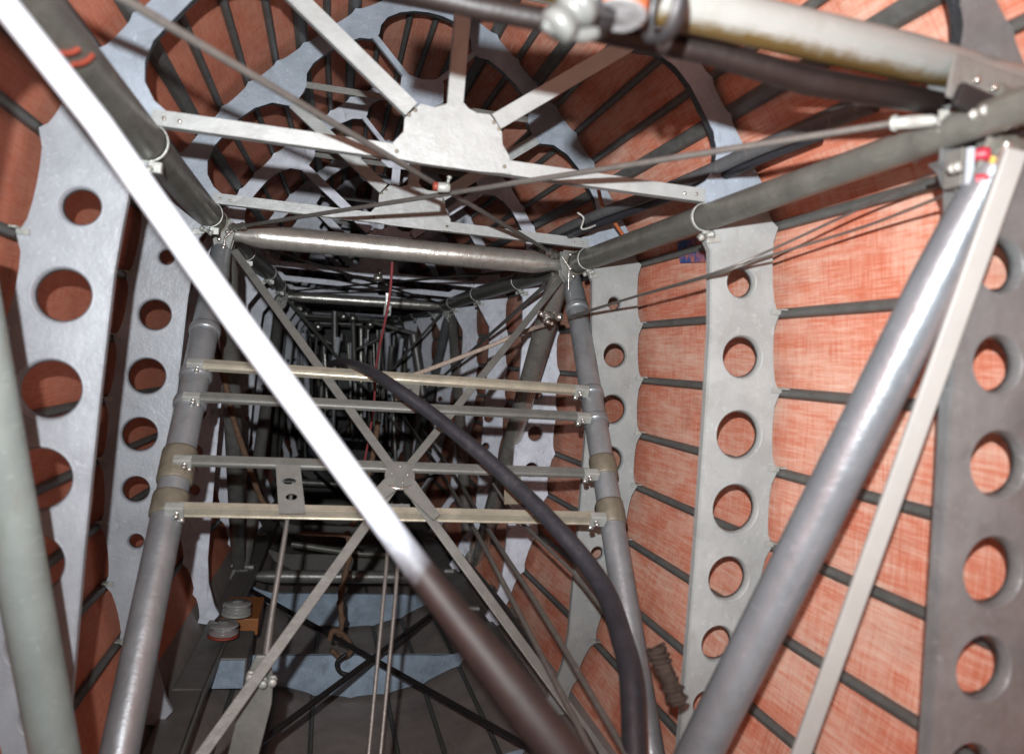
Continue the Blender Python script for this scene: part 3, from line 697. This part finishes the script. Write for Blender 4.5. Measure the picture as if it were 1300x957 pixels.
# ------------------------------------------------------------------ node joints
def node(c, s, label, k=1.0):
    root = thing('node_joint', c, label, 'joint', 'bolted joints on the longerons')
    for dy in (-.010, .010):
        m = MB(); m.prism([(-.016*k,.020*k),(.014*k,.020*k),(.020*k,.004*k),(.014*k,-.030*k),(.0,-.046*k),(-.014*k,-.030*k),(-.022*k,.002*k)], c.y+dy-.0012, c.y+dy+.0012, (), lambda u, z, y: V((c.x+u, y, c.z+z)))
        m.build('cheek_plate', 'strap', root, bevel=.0006)
    for u, z in ((-.006,.010),(.008,-.004),(-.004,-.018),(.004,-.032)):
        bolt(c+V((u*k, -.013, z*k)), (0,1,0), .0042*k, .030*k, root)
    m = MB().tube([c+V((-s*.016,-.014,.004)), c+V((-s*.004,-.018,-.012)), c+V((-s*.002,-.018,-.05))], .0018, 8).build('locking_wire', 'bolt', root)
node(P(285,294,1.272), -1, 'bolted joint cluster at the left end of the bright cross tube', .85)
node(P(722,332,1.272), 1, 'bolted joint cluster at the right end of the bright cross tube', .85)
node(P(358,377,2.57), -1, 'small joint at the left end of the second cross tube')
node(P(570,390,2.57), 1, 'small joint at the right end of the second cross tube')
node(P(305,733,1.98), -1, 'dark joint at the left end of the low cross tube', 1.1)
node(P(597,735,1.98), 1, 'dark joint at the right end of the low cross tube', 1.1)
# clevis cluster on the right strut (690-720,400)
root = thing('clevis', P(715,405,1.18), 'clevis with wire end bolted on the right ladder strut near its top', 'clevis')
a = P(722,404,1.17); b = P(690,400,1.22)
MB().lathe(b, a-b, [(0,.004),(.004,.008),(.012,.008),(.014,.0045),(.030,.0045),(.032,.007),(.038,.007),(.042,.003)], 14).build('body', 'bolt', root)
for q in ((686,398),(694,408),(706,399)): bolt(P(*q,1.20), (0,1,.2), .0042, .02, root)

# ------------------------------------------------------------------ wires on the right
def cable(name, pts, r, mat, label, cat='cable', n=6, seg=10, group=None):
    p = smooth_poly(pts, n); rr = r
    if isinstance(r, (list, tuple)):
        rr = []
        for i in range(len(p)):
            t = i/n; k = min(int(t), len(r)-2); f = t-k; rr.append(r[k]*(1-f)+r[min(k+1,len(r)-1)]*f)
    return tag(MB().tube(p, rr, seg).build(name, mat), label, cat, group)
cable('control_wire', [P(722,404,1.17), P(800,379,.98), P(905,350,.775), P(960,330,.73), P(1085,292,.62), P(1180,256,.50), P(1215,241,.445)], .0013, 'wire', 'thin control wire, lower of two, from the right strut to the grommet block', 'wire')
cable('control_wire', [P(724,401,1.17), P(800,378,.98), P(905,347,.77), P(975,319,.72), P(1085,268,.61), P(1165,230,.51), P(1208,212,.445)], .0013, 'wire', 'thin control wire, upper of two, sloping up to the grommet block', 'wire')
MB().lathe(P(1163,233,.56), (1,0,.4), [(-.004,.001),(-.003,.0035),(.003,.0035),(.004,.001)], 12)
# fairlead block
root = thing('fairlead_block', P(1225,215,.44), 'small grey fairlead block with white strip and two red grommets', 'block')
bx = lambda px, py, Y, w, h, t: MB().box(P(px, py, Y), (w,0,.0), (0,t,0), (-.0,0,h))
bx(1221,216,.442,.0075,.0130,.008).build('body', 'strap', root, bevel=.001)
bx(1231,215,.430,.0015,.0142,.002).build('white_strip', 'white', root)
bx(1247,213,.438,.0065,.0130,.006).build('grommet_plate', 'sidetube', root, bevel=.001)
for q in ((1249,196),(1249,228)):
    MB().lathe(P(*q,.424), (.75,-.6,.1), [(-.005,.0042),(0,.0054),(.0030,.0050),(.0040,.0030),(.0040,1e-5)], 20).build('red_grommet', 'rubber_red', root)
bolt(P(1213,213,.428), (0,1,0), .0036, .008, root, 'clip')
bx(1262,214,.420,.0030,.0075,.001).build('yellow_tag', 'yellow', root)
root = thing('cable_clip', P(1160,195,.52), 'bright double-barrelled clip on the upper right longeron', 'clip')
for (p, q) in (((1150,184),(1172,210)), ((1162,178),(1176,196))):
    a, b = P(*p,.515), P(*q,.505); MB().lathe(a, b-a, [(0,1e-5),(0,.0042),(.003,.0046),(.006,.0036),(.010,.0036),(.012,.0046),(.016,.0044),(.017,1e-5)], 16).build('barrel', 'clip', root)
root = thing('node_joint', P(1272,150,.42), 'blurred bolted joint where the big tubes meet at the upper right', 'joint')
m = MB(); m.box(P(1276,160,.435), (.018,.003,-.002), (0,.010,0), (0,0,.022)); m.build('cheek_plate', 'longeron', root, bevel=.003)
m = MB(); m.box(P(1262,140,.418), (.030,0,-.006), (0,.003,0), (.003,0,.008)); m.build('washer_plate', 'black', root, bevel=.002)
for (a, b, r) in ((1270,144,.0070),(1293,154,.0040),(1243,143,.0035)): bolt(P(a,b,.412), (0,1,0), r, .012, root, 'clip')
a, b = P(1290,192,.43), P(1282,240,.43)
m = MB(); m.tube(smooth_poly([P(1262,200,.425), P(1272,192,.42), P(1282,196,.42), P(1283,215,.42), P(1276,226,.42)], 5), .0035, 12); m.build('u_clip', 'clip', root)
m = MB(); a, b = P(1278,182,.415), P(1255,262,.425); m.lathe(a, b-a, [(0,.0035),(.012,.0045),(.016,.0060),(.018,.0045),(.020,.0062),(.024,.0045),(.036,.0080)], 18); m.build('strut_fork', 'bolt', root)
# tubes heading up-right behind the top tube
cable('conduit_tube', [P(1180,84,.56), P(1240,56,.50), P(1330,14,.44)], .0095, 'neartube', 'grey blurred conduit rising to the top right corner behind the thick tube', 'tube', 4, 20)
cable('hose', [P(1225,92,.56), P(1265,66,.50), P(1330,30,.45)], .0055, 'hose', 'short dark hose beside the grey conduit in the top right corner', 'hose', 4, 14)
# sleeved hoses above the right longeron
cable('hose', [P(660,330,1.42), P(705,297,1.25), P(760,272,1.08), P(820,250,.96), P(880,226,.84), P(960,190,.73), P(1040,160,.64), P(1110,132,.58)], .0075, 'greyhose', 'dark grey sleeved hose running just above the upper right longeron', 'hose', 6, 16)
cable('hose', [P(690,312,1.30), P(760,284,1.10), P(830,258,.97), P(880,240,.86), P(960,204,.75), P(1040,172,.66)], .0060, 'hose', 'black hose tied under the grey sleeved hose above the right longeron', 'hose', 6, 14)
cable('tie_wire', [P(733,270,1.05), P(741,277,1.05), P(738,290,1.05), P(746,290,1.05), P(756,286,1.05)], .0014, 'clip', 'twisted pale tie wire knotted round the grey sleeved hose', 'wire', 5, 8)
cable('cord', [P(760,242,1.02), P(765,262,1.06), P(775,275,1.08), P(792,300,1.10)], .0028, 'orange', 'short orange-brown tape strip hanging near the right end of the third frame', 'tape', 5, 10)
# faded blue paint patch on the skin
q = [PX(866,322,.482), PX(905,310,.482), PX(912,326,.485), PX(868,332,.487)]
def onskin(p): return V((.487+(.183-p.z)*.088+.0085, p.y, p.z))
qq = [onskin(PX(x, y, .496)) for x, y in ((862,308),(912,296),(916,332),(864,334))]
m = MB(); n_ = V((-.0012,0,0)); m.add([p for p in qq]+[p+n_ for p in qq], [(0,1,2,3),(7,6,5,4),(0,4,5,1),(1,5,6,2),(2,6,7,3),(3,7,4,0)])
tag(m.build('paint_patch', 'bluemark'), 'small blue paint patch on the red fabric under the right longeron', 'paint patch')

# ------------------------------------------------------------------ hoses, cords and cables in the middle
hp = [(424,470,1.45),(418,463,1.30),(438,460,1.14),(468,470,1.05),(500,491,1.00),(545,523,.97),(600,567,.93),(650,612,.89),(700,662,.84),(740,708,.80),(770,754,.76),(790,812,.71),(802,870,.67),(808,1040,.60)]
cable('hose', [P(*q) for q in hp], [.0040,.0048,.0058,.0070,.0080,.0086,.0090,.0094,.0098,.0102,.0106,.0110,.0112,.0112], 'hose', 'thick black rubber hose curving over the rungs to the bottom right', 'hose', 8, 22)
root = thing('cord_wrapping', P(830,835,.66), 'ragged brown cord wound in a loose coil beside the lower end of the black hose', 'wrapping')
ca_, cb_ = P(832,822,.655), P(862,892,.64); cx_, cy_ = orth(cb_-ca_); rr_ = random.Random(5)
for q in range(3):
    hp_ = []
    for k in range(61):
        t = k/60; an = 2*PI*t*(4.5+q*.7)+q*2.1; rad = .0085+.0022*math.sin(7*t+q)+rr_.uniform(-.0006,.0006)
        hp_.append(ca_.lerp(cb_, t)+cx_*math.cos(an)*rad*.8+cy_*math.sin(an)*rad*.8)
    MB().tube(hp_, .0019, 7).build('strip', 'ragged', root)
MB().tube([ca_, cb_], .0075, 14).build('core', 'ragged', root)
cable('cable', [P(498,333,1.27), P(494,380,1.30), P(482,440,1.36), P(477,470,1.40), P(474,520,1.45), P(462,590,1.5)], .0022, 'redcable', 'thin red cable hanging from the bright cross tube', 'cable')
cable('cord', [P(520,478,1.30), P(560,463,1.34), P(620,440,1.38), P(668,420,1.38), P(700,410,1.30)], .0040, 'pinkrope', 'pale pinkish cord slanting up to the right ladder strut', 'cord')
cable('cord', [P(268,420,1.5), P(284,478,1.5), P(296,530,1.52), P(312,580,1.55), P(328,625,1.58), P(340,648,1.6)], [.006,.0055,.005,.006,.005,.0055], 'rope', 'knotted brown cord hanging behind the left ends of the rungs', 'cord')
cable('cord', [P(480,535,1.6), P(474,575,1.6), P(468,605,1.6), P(460,640,1.62), P(447,668,1.62)], [.006,.0055,.0045,.006,.006], 'rope', 'brown cord swinging below the second rung in the middle', 'cord')
root = thing('hanging_rope', P(440,690,1.62), 'frayed brown rope with a swollen knot hanging above the floor', 'rope')
rp = smooth_poly([P(440,675,1.62), P(444,700,1.6), P(438,730,1.6), P(432,760,1.58), P(434,790,1.56), P(428,815,1.55)], 6)
MB().tube(rp, [.0058+.0014*math.sin(i*1.7)+.0008*math.sin(i*3.1) for i in range(len(rp))], 10).build('strand', 'rope', root)
MB().tube(smooth_poly([P(418,812,1.54), P(424,800,1.54), P(438,808,1.54), P(446,826,1.54), P(432,834,1.54), P(420,824,1.54)], 5), .0052, 10).build('knot', 'rope', root)
MB().tube(smooth_poly([P(440,830,1.5), P(428,840,1.5), P(431,852,1.5), P(442,856,1.5)], 5), .004, 8).build('hook', 'black', root)
cable('cord', [P(380,677,1.62), P(410,678,1.62), P(438,680,1.61), P(455,690,1.6)], .0040, 'rope', 'short level piece of brown cord under the lowest rung', 'cord')
# control cables
cable('control_cable', [P(372,612,1.03), P(360,690,.99), P(345,780,.95), P(336,850,.92)], [.0022,.0032,.0036,.0055], 'wire', 'control rod dropping from the left bracket plate to the fork fitting', 'cable')
cable('control_cable', [P(497,640,1.03), P(492,700,.98), P(484,790,.93), P(462,1020,.84)], .0024, 'wire', 'left one of two control cables dropping from the strap hub', 'cable')
cable('control_cable', [P(510,640,1.03), P(506,700,.98), P(499,790,.93), P(477,1020,.84)], .0024, 'wire', 'right one of two control cables dropping from the strap hub', 'cable')
cable('control_cable', [P(512,528,2.2), P(553,588,1.6), P(600,668,1.1), P(655,770,.85), P(770,990,.60)], .0030, 'wire', 'control cable slanting down to the right, left of a pair', 'cable')
cable('control_cable', [P(536,545,2.2), P(575,600,1.6), P(625,680,1.1), P(690,780,.85), P(815,990,.60)], .0032, 'wire', 'control cable slanting down to the right, right of a pair', 'cable')
cable('control_cable', [P(626,614,1.20), P(655,655,1.12), P(690,690,1.02), P(735,735,.92), P(770,780,.84)], [.0018,.0030,.0026,.0022,.0022], 'wire', 'thin tapering rod below the black hose, leading to the right strut', 'cable')
cable('control_cable', [P(585,705,1.5), P(640,770,1.2), P(700,860,.95), P(790,1020,.75)], .0045, 'darkwire', 'dark blurred cable low down beside the lower right longeron', 'cable')
root = thing('fork_fitting', P(328,850,.90), 'bright bolted fork fitting at the bottom edge where rod and strap meet', 'fitting')
m = MB(); m.prism([(-.030,-.110),(.002,-.110),(.015,-.030),(.014,.0),(.006,.022),(-.006,.022),(-.014,.0),(-.018,-.030)], .0, .006, (), lambda u, z, y: P(330,858,.90)+V((u, y, z))); m.build('fork', 'strap', root, bevel=.001)
for q in ((318,858),(334,866),(346,864)): bolt(P(*q,.885), (0,1,.1), .0048, .012, root, 'clip')

# ------------------------------------------------------------------ floor clutter, left
root = thing('pulley_block', P(290,790,1.55), 'orange-brown block with two glassy pulleys beside the lower left longeron', 'pulley block')
a = PZ(300,772,-.530)
m = MB(); m.box(a+V((.012,.02,-.02)), (.036,0,0), (0,.07,0), (0,0,.016)); m.build('wooden_block', 'orangewood', root, bevel=.002)
m = MB(); c = PZ(290,822,-.548); m.box(c+V((0,.01,-.022)), (.038,0,0), (0,.07,0), (0,0,.026)); m.build('lower_box', 'box', root, bevel=.002)
m = MB(); m.box(c+V((.0,-.063,-.022)), (.035,0,0), (0,.0015,0), (0,0,.024)); m.build('blue_face', 'blue_web', root)
for q, z in (((301,770), -.498), ((284,797), -.512)):
    c = PZ(*q, z); m = MB(); m.lathe(c, (0,0,1), [(-.010,.022),(-.008,.026),(-.003,.026),(-.001,.020),(.003,.020),(.005,.026),(.009,.024),(.009,.010),(.012,.008),(.012,1e-5)], 28); w = m.build('pulley', 'glass', root)
    MB().lathe(c+V((0,0,-.014)), (0,0,1), [(0,1e-5),(0,.027),(.003,.027),(.003,1e-5)], 28).build('coloured_washer', 'redmark' if z < -.5 else 'clip', w)
root = thing('pulley_bracket', PZ(640,770,-.53), 'dull grey bracket with twin discs fixed along the lower right longeron', 'bracket')
for (x, y, rr, zz) in ((622,752,.022,-.50),(648,782,.024,-.505),(612,712,.016,-.50),(665,815,.02,-.51)):
    MB().lathe(PZ(x,y,zz), (.3,.1,1), [(-.012,rr*.5),(-.010,rr),(-.004,rr),(-.002,rr*.75),(.002,rr*.75),(.004,rr),(.009,rr*.9),(.010,rr*.3),(.016,rr*.3),(.016,1e-5)], 24).build('disc', 'fartube', root)
m = MB(); m.box(PZ(634,768,-.525), (.016,0,0), (0,.10,0), (0,0,.010)); m.build('base', 'box', root, bevel=.002)
m = MB(); m.box(PZ(652,742,-.50), (.010,.004,.006), (-.004,.03,0), (-.006,0,.014)); m.build('lug', 'clip', root, bevel=.002)
# floor tubes and boxes beyond
def simple(name, mb, mat, label, cat, bev=.001): return tag(mb.build(name, mat, None, bevel=bev), label, cat)
# ------------------------------------------------------------------ deep clutter: control column, levers, rods at the far end
rng = random.Random(3)
root = thing('control_assembly', V((XC-.02,3.7,-.4)), 'dark tangle of levers and vertical rods at the far centre', 'control assembly')
for i in range(64):
    px = 380+rng.random()*135; y = 3.05+rng.random()*1.3; top = 415+rng.random()*40; bot = 470+rng.random()*120
    r = rng.choice((.003,.004,.006,.009,.014))
    MB().tube([P(px,top,y), P(px+rng.uniform(-8,8),bot,y)], r, 10).build('rod', rng.choice(('fartube','greyhose','black','tube','strap','sidetube','web_far','band')), root)
for i, (x0, y0, x1, y1, yy, r) in enumerate(((380,400,505,408,3.7,.010),(395,425,430,440,3.5,.007),(505,418,450,445,3.5,.007),(400,410,460,412,3.4,.006),(470,408,530,425,3.4,.010),(425,395,425,470,3.3,.014),(448,398,450,470,3.3,.010),(525,425,540,520,3.1,.02))):
    MB().tube([P(x0,y0,yy), P(x1,y1,yy)], r, 12).build('lever', 'fartube' if i % 2 else 'strap', root)
for i, (x, y) in enumerate(((404,415),(404,428),(448,404),(470,412),(436,402))):
    MB().lathe(P(x,y,3.25), (0,1,0), [(-.02,1e-5),(-.02,.015),(.0,.017),(.02,.015),(.02,1e-5)], 14).build('boss', 'bolt', root)
m = MB(); m.box(V((XC-.03,3.9,-.15)), (.05,0,0), (0,.1,0), (0,0,.16)); m.build('housing', 'black', root, bevel=.01)
m = MB(); m.box(V((XC+.05,3.6,-.45)), (.16,0,0), (0,.16,0), (0,0,.04)); simple('equipment_tray', m, 'black', 'black tray on the floor in the far depth', 'tray', .006)
m = MB(); m.prism([(-.36,-.5),(.36,-.5),(.40,0),(.37,.2),(.2,.44),(0,.54),(-.2,.44),(-.37,.2),(-.40,0)], 4.72, 4.74, (), lambda u, z, y: V((XC+u*.7, y, z)))
simple('bulkhead', m, 'black', 'black bulkhead closing the far end of the fuselage', 'bulkhead', 0)
for i, (x0, y0, x1, y1, ya, yb) in enumerate(((360,650,520,640,2.6,3.0),(370,690,560,700,2.3,2.3),(400,600,470,640,2.9,2.5),(440,620,560,600,3.0,2.8))):
    cable('pipe', [P(x0,y0,ya), P((x0+x1)/2,(y0+y1)/2+8,(ya+yb)/2), P(x1,y1,yb)], .006+.004*(i == 1), 'black' if i != 1 else 'longeron', f'dark pipe crossing the floor gloom beyond the ladder, {ORD[i]} of four by height', 'pipe')

# ------------------------------------------------------------------ camera, light, world
cam = bpy.data.cameras.new('camera'); co = bpy.data.objects.new('camera', cam); COL.objects.link(co)
cam.sensor_width = 36; cam.sensor_fit = 'HORIZONTAL'; cam.lens = FL/1300*36
cam.shift_x = 0; cam.shift_y = -(957/2-CY)/1300
cam.clip_start = .01; cam.clip_end = 50
co.matrix_world = ROT.to_4x4()
cam.dof.use_dof = True; cam.dof.focus_distance = 1.35; cam.dof.aperture_fstop = 5.2
C.camera = co

lp = V((-.043,-.06,.066))
l = bpy.data.lights.new('flash', 'POINT'); l.energy = 72; l.shadow_soft_size = .006; l.color = (.95,.98,1)
lo = bpy.data.objects.new('flash', l); COL.objects.link(lo); lo.location = lp
# added dimming low in the flash's beam, imitating shade from the lens
l.use_nodes = True; nt = l.node_tree; em = next(n for n in nt.nodes if n.type == 'EMISSION')
tc = nt.nodes.new('ShaderNodeTexCoord')
def beam(direction, inner, outer, low):
    dt = nt.nodes.new('ShaderNodeVectorMath'); dt.operation = 'DOT_PRODUCT'
    nt.links.new(tc.outputs['Normal'], dt.inputs[0]); dt.inputs[1].default_value = direction.normalized()
    mr = nt.nodes.new('ShaderNodeMapRange'); mr.interpolation_type = 'SMOOTHSTEP'
    mr.inputs['From Min'].default_value = math.cos(math.radians(inner)); mr.inputs['From Max'].default_value = math.cos(math.radians(outer))
    mr.inputs['To Min'].default_value = low; mr.inputs['To Max'].default_value = 1
    nt.links.new(dt.outputs['Value'], mr.inputs['Value']); return mr.outputs['Result']
bdir = (P(650, 905, .46)-lp); edge = (P(500, 685, .452)-lp); eang = math.degrees(bdir.angle(edge))
print('EANG', eang)
bm_ = nt.nodes.new('ShaderNodeMath'); bm_.operation = 'MULTIPLY'
nt.links.new(beam(bdir, eang*.5, eang*1.1, .6), bm_.inputs[0])
nt.links.new(beam(ROT @ V((.02,0,-1)), 8, 40, 1.0), bm_.inputs[1]) if False else None
axis = beam(ROT @ V((.03,.0,-1)), 40, 6, .35); nt.links.new(axis, bm_.inputs[1])   # brightest along the view, weaker at the edges of the beam
nt.links.new(bm_.outputs[0], em.inputs['Strength'])

w = bpy.data.worlds.new('World'); C.world = w; w.use_nodes = True
w.node_tree.nodes['Background'].inputs[0].default_value = (.75,.85,1,1)
w.node_tree.nodes['Background'].inputs[1].default_value = .012
C.view_settings.view_transform = 'Standard'; C.view_settings.look = 'None'
C.view_settings.exposure = 0; C.view_settings.gamma = 1
C.cycles.max_bounces = 8; C.cycles.diffuse_bounces = 1; C.cycles.use_denoising = True
for o in bpy.data.objects:
    if '_o' in o: del o['_o']
